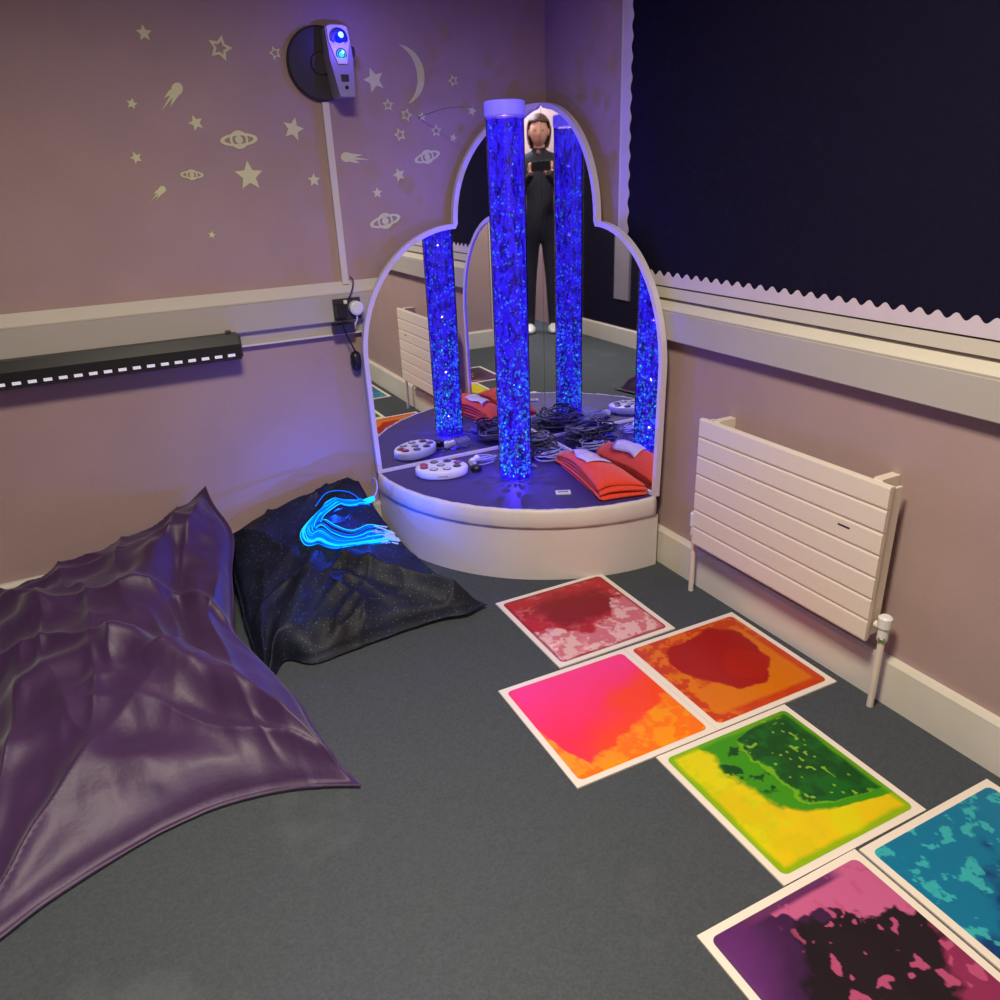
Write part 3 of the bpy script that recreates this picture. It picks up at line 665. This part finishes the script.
for k in range(46):
    off = random.gauss(0, 1); lift = random.random(); endi = len(sp)-1-int(abs(random.gauss(0, 7))); pts = []
    for i, p in enumerate(sp[:max(endi, 30)]):
        t = i/(len(sp)-1); tn = (sp[min(i+1, len(sp)-1)]-sp[max(i-1, 0)]).normalized(); nn = Vector((-tn.y, tn.x, 0))
        wdt = .004+.014*min(1, t*1.4); q = p+nn*off*wdt+nn*.004*math.sin(t*5+k)
        pts.append((q.x, q.y, on_bag(q.x, q.y, .003+.010*lift*(1 if t < .7 else (1-t)/.3))))
    tube(bm if k % 3 else cores, pts, .0016, 5)
    x, y, z = pts[-1]; tube(tips, [(x, y, z), (x+.012, y-.003, on_bag(x+.012, y-.003, .004)), (x+.02, y-.005, on_bag(x+.02, y-.005, .004))], .0026, 5)
tag(obj('strands', bm, M['fibre'], e, smooth=True), kind='stuff')
o = tag(obj('bright_strands', cores, M['fibre_core'], e, smooth=True), kind='stuff')
tag(obj('strand_tips', tips, M['fibre_tip'], e, smooth=True), kind='stuff')
z = on_bag(-.835, -.170, .010)
obj('ferrule', tube(BM(), [(-.858, -.172, z), (-.838, -.169, z+.002), (-.815, -.163, z+.004)], [.010, .011, .009], 14), M['fibre_core'], e, smooth=True)
obj('loose_loop', tube(BM(), crom([(-.855, -.17, z), (-.90, -.14, z+.04), (-.97, -.13, z+.05), (-1.03, -.18, z+.03)]), .0016, 6), M['fibre'], e, smooth=True)
obj('lead', tube(BM(), crom([(-.816, -.163, z+.004), (-.795, -.150, z+.03), (-.787, -.12, z+.055), (-.786, -.07, z+.03), (-.785, -.03, .12)]), .0028, 8), cl_, e, smooth=True)
for px, py in ((-.96, -.20), (-1.04, -.30), (-.88, -.34)):
    l = lamp('fibre_glow', 'POINT', (px+.95, py+.3, .12), 1.9, (0, .07, 1), 0); l.parent = e

# ---------------------------------------------------------------- effects projector with dark disc on the left wall
e = empty('effects_projector', (-.745, WY, 1.54), 'wall-mounted projector glowing blue with a dark round disc behind it', 'projector')
obj('disc', lathe(BM(), [(.098, 0), (.105, .004), (.105, .014), (.099, .018), (.035, .018), (.03, .022), (.001, .022)], (-.772, WY-.001, 1.660), 64, axis='y'), mat('disc_plastic', rgb(44, 38, 48), .5), e, smooth=False)
prof = [(-.036, 1.735), (.036, 1.735), (.036, 1.63), (.026, 1.556), (-.026, 1.556), (-.036, 1.63)]
cx = -.724; PZ = -.024
bm = BM(); fr_ = [(-.037, 1.752), (-.020, 1.762), (.020, 1.762), (.037, 1.752), (.037, 1.665), (.024, 1.560), (-.024, 1.560), (-.037, 1.665)]
prism(bm, fr_, lambda u, v, d: (cx+u, d-.25*(1.66-v)*(1 if d < 0 else 0), v), WY-.024, -.030)
obj('housing', bm, mat('projector_shell', rgb(150, 142, 160), .45), e, bevel=.003)
def yface(z): return -.030-.25*(1.66-z)
bm = BM(); prism(bm, [(-.031, 1.756), (-.018, 1.7595), (.018, 1.7595), (.031, 1.756), (.033, 1.715), (.014, 1.652), (-.014, 1.652), (-.033, 1.715)], lambda u, v, d: (cx+u, d+yface(v), v), -.0045, .003)
obj('lens_plate', bm, M['whiteplastic'], e)
for nm, z, r_, em_ in (('lens', 1.722, .0245, (.004, .02, 1.0)), ('lens', 1.678, .0145, (.05, .5, 1.0))):
    o = obj(nm, lathe(BM(), [(r_, -.004), (r_, .006), (r_*.86, .009), (r_*.8, .004), (r_*.5, .0085), (.0005, .0105)], (cx, yface(z), z), 28, axis='y'), emis('lens_glow_%d' % (z*1000), em_, 1.6 if r_ < .02 else 1.1), e, smooth=True)
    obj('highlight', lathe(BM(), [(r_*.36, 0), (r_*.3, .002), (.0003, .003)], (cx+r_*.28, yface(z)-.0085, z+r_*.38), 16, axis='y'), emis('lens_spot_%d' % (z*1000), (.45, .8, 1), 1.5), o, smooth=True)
    obj('rim', lathe(BM(), [(r_*1.18, -.003), (r_*1.18, .006), (r_*1.02, .007)], (cx, yface(z), z), 28, axis='y'), mat('rim_blue', rgb(30, 30, 90), .4), o)
obj('infrared_window', box(BM(), (cx-.012, yface(1.61)-.003, 1.602), (cx+.012, yface(1.61)+.004, 1.622)), M['darkgrey'], e)
obj('button', lathe(BM(), [(.0055, -.003), (.0055, .003), (.004, .004)], (cx+.001, yface(1.585), 1.586), 16, axis='y'), M['black'], e)
obj('knob', lathe(BM(), [(.014, 0), (.014, .01), (.011, .013)], (0, 0, 0), 20, axis='x'), M['darkgrey'], e, local=True).location = (cx+.050+.745, -.0-WY, 1.69-1.54)
l = lamp('projector_led', 'POINT', (cx+.745+.005, -.095-WY, .19), .7, (.10, .05, 1), 0); l.parent = e
e.location.z -= .022

# conduit from the projector down to the trunking
tag(obj('cable_conduit', box(BM(), (-.782, WY-.018, .9655), (-.760, WY-.0005, 1.530)), M['white'], bevel=.002), 'narrow white vertical conduit from the projector down to the left trunking', 'conduit')
# socket outlet with plug and adapters
e = empty('wall_socket', (-.79, .018, .84), 'dark double socket outlet on the left trunking, beside the mirror edge', 'socket')
obj('face_plate', box(BM(), (-.832, .010, .848), (-.735, .0178, .922)), M['darkgrey'], e, bevel=.002)
obj('switch', box(BM(), (-.795, .006, .905), (-.783, .0098, .917)), M['whiteplastic'], e)
e = empty('black_plug', (-.812, -.002, .855), 'black plug in the socket under the conduit', 'plug')
obj('body', box(BM(), (-.830, -.018, .862), (-.794, .0095, .905)), M['black'], e, bevel=.005)
obj('lead', tube(BM(), crom([(-.812, -.006, .862), (-.806, -.006, .82), (-.790, .0, .775), (-.772, .01, .735)]), .0032, 8), M['black'], e, smooth=True)
e = empty('white_plug', (-.757, -.0, .87), 'round white plug partly hidden by the mirror frame', 'plug')
obj('body', lathe(BM(), [(.022, 0), (.024, .004), (.024, .026), (.018, .03), (.001, .031)], (-.757, .0098, .889), 24, axis='y'), M['whiteplastic'], e)
obj('lead', tube(BM(), crom([(-.757, -.006, .866), (-.757, -.004, .85), (-.765, .004, .83)]), .003, 8), M['whiteplastic'], e)
tag(obj('power_adapter', box(BM(), (-.842, -.004, .806), (-.768, .0285, .836)), mat('dark_blue_plastic', rgb(36, 34, 66), .5), bevel=.005), 'dark flat power adapter directly below the socket', 'adapter')
tag(obj('hanging_adapter', lathe(BM(), [(.006, 0), (.015, .008), (.019, .03), (.019, .055), (.013, .066), (.006, .070)], (-.770, .022, .664), 20), M['black'], smooth=True), 'black oval in-line adapter hanging from its lead below the socket', 'adapter')
tag(obj('thin_lead', tube(BM(), crom([(-.752, .040, .99), (-.752, .010, .975), (-.765, .006, .94), (-.778, .004, .92)]), .0022, 6), M['black']), 'thin dark lead crossing the trunking above the switch', 'cable')

# ---------------------------------------------------------------- black UV light bar
e = empty('light_bar', (-1.5, -.01, .765), 'long black light bar with a row of small pale lamps, under the left trunking', 'light bar')
bm = BM(); prism(bm, [(.0175, .852), (-.020, .852), (-.040, .822), (-.040, .778), (-.028, .770), (.0175, .770)], lambda u, v, d: (d, u, v), -1.90, -1.168)
obj('housing', bm, M['black'], e, bevel=.002)
obj('end_cap', box(BM(), (-1.1678, -.034, .779), (-1.162, .014, .845)), M['darkgrey'], e, bevel=.002)
obj('bracket', box(BM(), (-1.20, -.010, .8523), (-1.185, .016, .860)), M['darkgrey'], e)
for k in range(17):
    x = -1.200-k*.0408
    obj('lamp_window', box(BM(), (x-.0115, -.0420, .784), (x+.0115, -.0395, .793)), mat('lamp_window', rgb(235, 232, 245), .3, emit=(.8, .8, 1), es=.25), e)

# ---------------------------------------------------------------- glow-in-the-dark wall stickers
glow = mat('sticker_plastic', rgb(214, 217, 165), .55, noise=.04)
def poly_star(r, rot, inner=.46, n=5):
    return [((r if i % 2 == 0 else r*inner)*math.sin(rot+PI*i/n), (r if i % 2 == 0 else r*inner)*math.cos(rot+PI*i/n)) for i in range(2*n)]
def wallfn(x, z): return lambda u, v, d: (x+u, d, z+v)
def fan(bm, out, inn, fn, d0, d1):
    n = len(out); A = [[bm.verts.new(fn(*p, d)) for p in L_] for L_ in (out, inn) for d in (d0, d1)]
    for i in range(n):
        j = (i+1) % n
        for a, b_ in ((0, 2), (3, 1), (1, 0), (2, 3)): bm.faces.new((A[a][i], A[a][j], A[b_][j], A[b_][i]))
D0, D1 = WY-.0022, WY-.0002
def star(bm, x, z, r, rot, open_=False):
    if open_: fan(bm, poly_star(r, rot, .5), poly_star(r*.55, rot, .5), wallfn(x, z), D0, D1)
    else: prism(bm, poly_star(r, rot), wallfn(x, z), D0, D1)
S_ = [('s', -1.272, 1.707, .022, 'small solid star sticker at the top left of the starred wall'), ('s', -1.341, 1.527, .016, 'little solid star sticker just left of the comet at the wall edge'),
 ('s', -1.173, 1.475, .023, 'solid star sticker between the upper comet and the wide planet'), ('s', -1.04, 1.323, .045, 'largest solid yellow star sticker, below the wide ringed planet'),
 ('s', -.881, 1.455, .035, 'solid star sticker just left of the conduit, below the dark disc'), ('s', -1.359, 1.384, .018, 'small solid star sticker at the left edge above the small comet'),
 ('s', -.834, 1.303, .022, 'small solid star sticker close to the left of the conduit'), ('s', -1.183, 1.155, .012, 'tiny lone star sticker, lowest on the wall'),
 ('s', -.596, 1.596, .038, 'solid star sticker right of the projector, beside the moon'), ('o', -.555, 1.523, .020, 'first outline star sticker below the big star beside the moon'),
 ('o', -.493, 1.493, .022, 'outline star sticker directly under the moon tip'), ('o', -.521, 1.433, .022, 'outline star sticker lowest of those under the moon'),
 ('o', -.387, 1.443, .021, 'outline star sticker rightmost of those under the moon'), ('o', -1.068, 1.675, .036, 'larger outline star sticker left of the projector'),
 ('o', -.907, 1.666, .020, 'small outline star sticker next to the dark disc'), ('s', -.436, 1.487, .016, 'small solid star sticker just right of the outline star under the moon'),
 ('s', -.324, 1.42, .015, 'tiny solid star sticker near the arch of the mirror'), ('s', -.536, 1.308, .024, 'solid star sticker between the planets right of the conduit'),
 ('s', -.621, 1.254, .019, 'small solid star sticker above the lowest ringed planet'), ('s', -.246, 1.504, .018, 'faint small star sticker left of the bubble tube cap'),
 ('o', -.312, 1.597, .020, 'faint outline star sticker right of the moon')]
for i, (k, x, z, r_, lab) in enumerate(S_):
    bm = BM(); star(bm, x, z, r_, math.sin(i*2.1)*.35, k == 'o')
    tag(obj('star_sticker', bm, glow), lab, 'sticker', 'star stickers on the starred wall')
def comet(x, z, s, ang, lab):
    bm = BM(); ca, sa = math.cos(ang), math.sin(ang); f0 = lambda u, v, d: (x+u*ca-v*sa, d, z+u*sa+v*ca)
    head = [(s*.38*math.cos(a)+s*.55, s*.30*math.sin(a)) for a in np.linspace(-2.2, 2.2, 14)]
    tails = [(s*.18, s*.30), (-s*.35, s*.30), (s*.0, s*.12), (-s*1.0, s*.05), (s*.02, -s*.04), (-s*.55, -s*.20), (s*.2, -s*.24)]
    prism(bm, head+tails[:], f0, D0, D1)
    return tag(obj('comet_sticker', bm, glow), lab, 'sticker', 'comet stickers on the starred wall')
comet(-1.228, 1.545, .050, .85, 'upper comet sticker with its tail down to the left'); comet(-1.318, 1.282, .032, .7, 'small comet sticker low at the left edge of the wall')
comet(-.687, 1.366, .052, 3.05, 'comet sticker with flame tail right of the conduit')
def planet(x, z, s, ang, lab):
    bm = BM(); ca, sa = math.cos(ang), math.sin(ang)
    f0 = lambda u, v, d: (x+u*ca-v*sa, d, z+u*sa+v*ca); el = lambda a, b_: [(s*a*math.cos(t), s*b_*math.sin(t)) for t in np.linspace(0, 2*PI, 32, endpoint=False)]
    fan(bm, el(1, .33), el(.78, .20), f0, D0, D1)
    f1 = lambda u, v, d: f0(u, v, d-.0006)
    fan(bm, el(.48, .46), el(.36, .34), f1, D0, D1); prism(bm, el(.2, .2), f1, D0, D1)
    return tag(obj('planet_sticker', bm, glow), lab, 'sticker', 'ringed planet stickers on the starred wall')
planet(-1.054, 1.427, .057, 0.05, 'widest ringed planet sticker, above the largest star'); planet(-1.211, 1.332, .034, -.05, 'small ringed planet sticker lower left on the wall')
planet(-.427, 1.362, .050, .25, 'ringed planet sticker near the mirror arch'); planet(-.601, 1.162, .058, .2, 'ringed planet sticker lowest right, above the left mirror')
bm = BM(); oa = [(.088*math.sin(t), .088*math.cos(t)) for t in np.linspace(.05, PI-.25, 22)]
a0, a1 = oa[0], oa[-1]
inner_ = []
for i, t in enumerate(np.linspace(0, 1, 22)):
    p = oa[21-i]; wdt = .026*math.sin(PI*(1-t)*1.0)**.8; L_ = math.hypot(*p); inner_.append((p[0]-p[0]/L_*wdt, p[1]-p[1]/L_*wdt))
prism(bm, oa+inner_[1:-1], wallfn(-.505, 1.612), D0, D1)
tag(obj('moon_sticker', bm, glow), 'crescent moon sticker right of the projector', 'sticker')

# ---------------------------------------------------------------- the photographer, seen in the mirror corner
d2 = Vector((.504, .864, 0)); PX = Vector((-1.872, -3.235, 0)); sd = Vector((d2.y, -d2.x, 0))
def W3(f, s_, z): p = PX+d2*f+sd*s_; return Vector((p.x, p.y, z))
def skin(name, nodes, edges, m, parent=None, sub=2, label=None):
    me = bpy.data.meshes.new(name); pl = wloc(parent) if parent else Vector()
    me.from_pydata([tuple(n_[0]-pl) for n_ in nodes], edges, []); o = bpy.data.objects.new(name, me); C.objects.link(o)
    if parent: o.parent = parent
    o.modifiers.new('skin', 'SKIN'); s_ = o.modifiers.new('sub', 'SUBSURF'); s_.levels = s_.render_levels = sub
    o.modifiers['skin'].use_smooth_shade = True
    for i, n_ in enumerate(nodes): r_ = n_[1]; me.skin_vertices[0].data[i].radius = r_ if isinstance(r_, tuple) else (r_, r_)
    me.skin_vertices[0].data[0].use_root = True
    me.materials.append(m); return o
skinm = mat('skin_tone', rgb(206, 150, 132), .55); darkc = mat('dark_clothes', rgb(28, 28, 42), .85); hair = mat('brown_hair', rgb(84, 52, 40), .6, bump=.5, bscale=60)
pe = empty('person', (PX.x, PX.y, 0), 'person in dark clothes holding up a phone, reflected in the mirror corner', 'person')
phone = CAM-fw*.045+rt*.0
nodes = [(W3(0, 0, .86), .13), (W3(.01, 0, 1.02), .115), (W3(.0, 0, 1.20), .135), (W3(-.01, 0, 1.36), .10), (W3(0, 0, 1.44), .05), (W3(.03, 0, 1.50), .052)]
edges = [(0, 1), (1, 2), (2, 3), (3, 4), (4, 5)]
hd = []
for s_ in (-1, 1):
    k = len(nodes); nodes += [(W3(0, .155*s_, 1.365), .058), (W3(.04, .20*s_, 1.13), .046), (W3(.27, .12*s_, 1.20), .036), (W3(.42, .060*s_, 1.275), .028)]
    edges += [(3, k), (k, k+1), (k+1, k+2), (k+2, k+3)]
    k = len(nodes); nodes += [(W3(0, .085*s_, .80), .095), (W3(.01, .095*s_, .46), .062), (W3(-.01, .10*s_, .09), .045), (W3(.03, .10*s_, .055), .04)]
    edges += [(0, k), (k, k+1), (k+1, k+2), (k+2, k+3)]
skin('body', nodes, edges, darkc, pe)
# head with face
bm = BM(); bmesh.ops.create_icosphere(bm, subdivisions=4, radius=1)
for v in bm.verts:
    x, y, z = v.co  # x forward, y side, z up
    jaw = 1-.28*max(0, -z)**1.3; nose = .020*math.exp(-((y/.16)**2+((z+.12)/.22)**2))*(x > 0)*(1.2-z*.3)
    brow = .005*math.exp(-((z-.22)/.10)**2)*(x > 0); eye = -.008*math.exp(-(((abs(y)-.38)/.16)**2+((z-.06)/.11)**2))*(x > 0)
    v.co = W3(.035+x*.092*jaw+nose+brow+eye, y*.074*jaw, 1.575+z*.112)
obj('head', bm, skinm, pe, smooth=True)
obj('neck', tube(BM(), [W3(.0, 0, 1.42), W3(.02, 0, 1.52)], [.05, .046], 16), skinm, pe, smooth=True)
for s_ in (-1, 1):
    obj('eye', lathe(BM(), [(.0005, -.008), (.007, -.005), (.009, 0), (.007, .005), (.0005, .008)], W3(.110, .029*s_, 1.585), 12), mat('eye', rgb(70, 50, 45), .3), pe, smooth=True)
    obj('ear', lathe(BM(), [(.001, -.03), (.012, -.02), (.016, .0), (.012, .02), (.001, .028)], W3(.03, .074*s_, 1.575), 12), skinm, pe, smooth=True)
obj('mouth', tube(BM(), [W3(.112, -.022, 1.518), W3(.124, 0, 1.516), W3(.112, .022, 1.518)], [.002, .005, .002], 8), mat('lips', rgb(170, 80, 80), .5), pe, smooth=True)
bm = BM(); bmesh.ops.create_icosphere(bm, subdivisions=4, radius=1)
for v in list(bm.verts):
    if v.co.x > .25 and v.co.z < .50 or (v.co.z < -.75): bm.verts.remove(v)
for v in bm.verts:
    x, y, z = v.co; rip = 1+.02*math.sin(y*30+x*11); drop = -.05*max(0, -z)
    v.co = W3(.025+x*.104*rip, y*.087*rip, 1.585+z*.118+drop)
h_ = obj('hair', bm, hair, pe, smooth=True); q = h_.modifiers.new('thick', 'SOLIDIFY'); q.thickness = .012
# hands: palm and five fingers each, gripping the phone sides
for s_ in (-1, 1):
    wrist = W3(.43, .056*s_, 1.277); side = rt*s_; base = phone-fw*.012+side*.082-up*.012
    nn_ = [(wrist, .026), ((wrist+base)/2, .024), (base, (.026, .015))]; ee = [(0, 1), (1, 2)]
    for k in range(4):
        a = len(nn_); root = base+up*(.024-.016*k)-side*.002
        Lk = (.92, 1, .94, .78)[k]
        nn_ += [(root-fw*.012+side*.004, .0092), (root-fw*.018-side*.022*Lk, .0085), (root-fw*.020-side*.040*Lk, .0075)]
        ee += [(2, a), (a, a+1), (a+1, a+2)]
    a = len(nn_); nn_ += [(base-up*.026+fw*.006, .010), (base-up*.034+fw*.002-side*.022, .009), (base-up*.032-side*.036, .0078)]; ee += [(2, a), (a, a+1), (a+1, a+2)]
    skin('hand', nn_, ee, skinm, pe, 1)
    f_ = W3(.0, .10*s_, 0)
    bm = BM(); bmesh.ops.create_icosphere(bm, subdivisions=3, radius=1)
    for v in bm.verts:
        x, y, z = v.co; z = max(z, -.35)
        v.co = W3(.045+x*.128, .10*s_+y*.045*(1.1 if x > 0 else .9), .021+z*(.052 if x < .2 else .040))
    obj('shoe', bm, M['whiteplastic'], pe, smooth=True)
pc = phone-fw*.004
e = empty('smartphone', pc, 'dark smartphone held up in both hands, tiny in the mirror reflection', 'phone')
bm = BM()
for a in (-1, 1):
    for b_ in (-1, 1):
        for c_ in (-1, 1): bm.verts.new(rt*(.073*a)+up*(.036*b_)+fw*(.004*c_))
bm.verts.ensure_lookup_table()
for f in ((0, 1, 3, 2), (4, 6, 7, 5), (0, 4, 5, 1), (2, 3, 7, 6), (0, 2, 6, 4), (1, 5, 7, 3)): bm.faces.new([bm.verts[i] for i in f])
obj('case', bm, M['black'], e, local=True, bevel=.002)
bm = BM(); bmesh.ops.create_circle(bm, cap_ends=True, radius=.006, segments=16)
mtx = Matrix((rt, up, fw)).transposed(); bmesh.ops.rotate(bm, verts=bm.verts, cent=(0, 0, 0), matrix=mtx); bmesh.ops.translate(bm, verts=bm.verts, vec=fw*.0045+rt*.055+up*.02)
obj('lens', bm, M['darkgrey'], e, local=True)
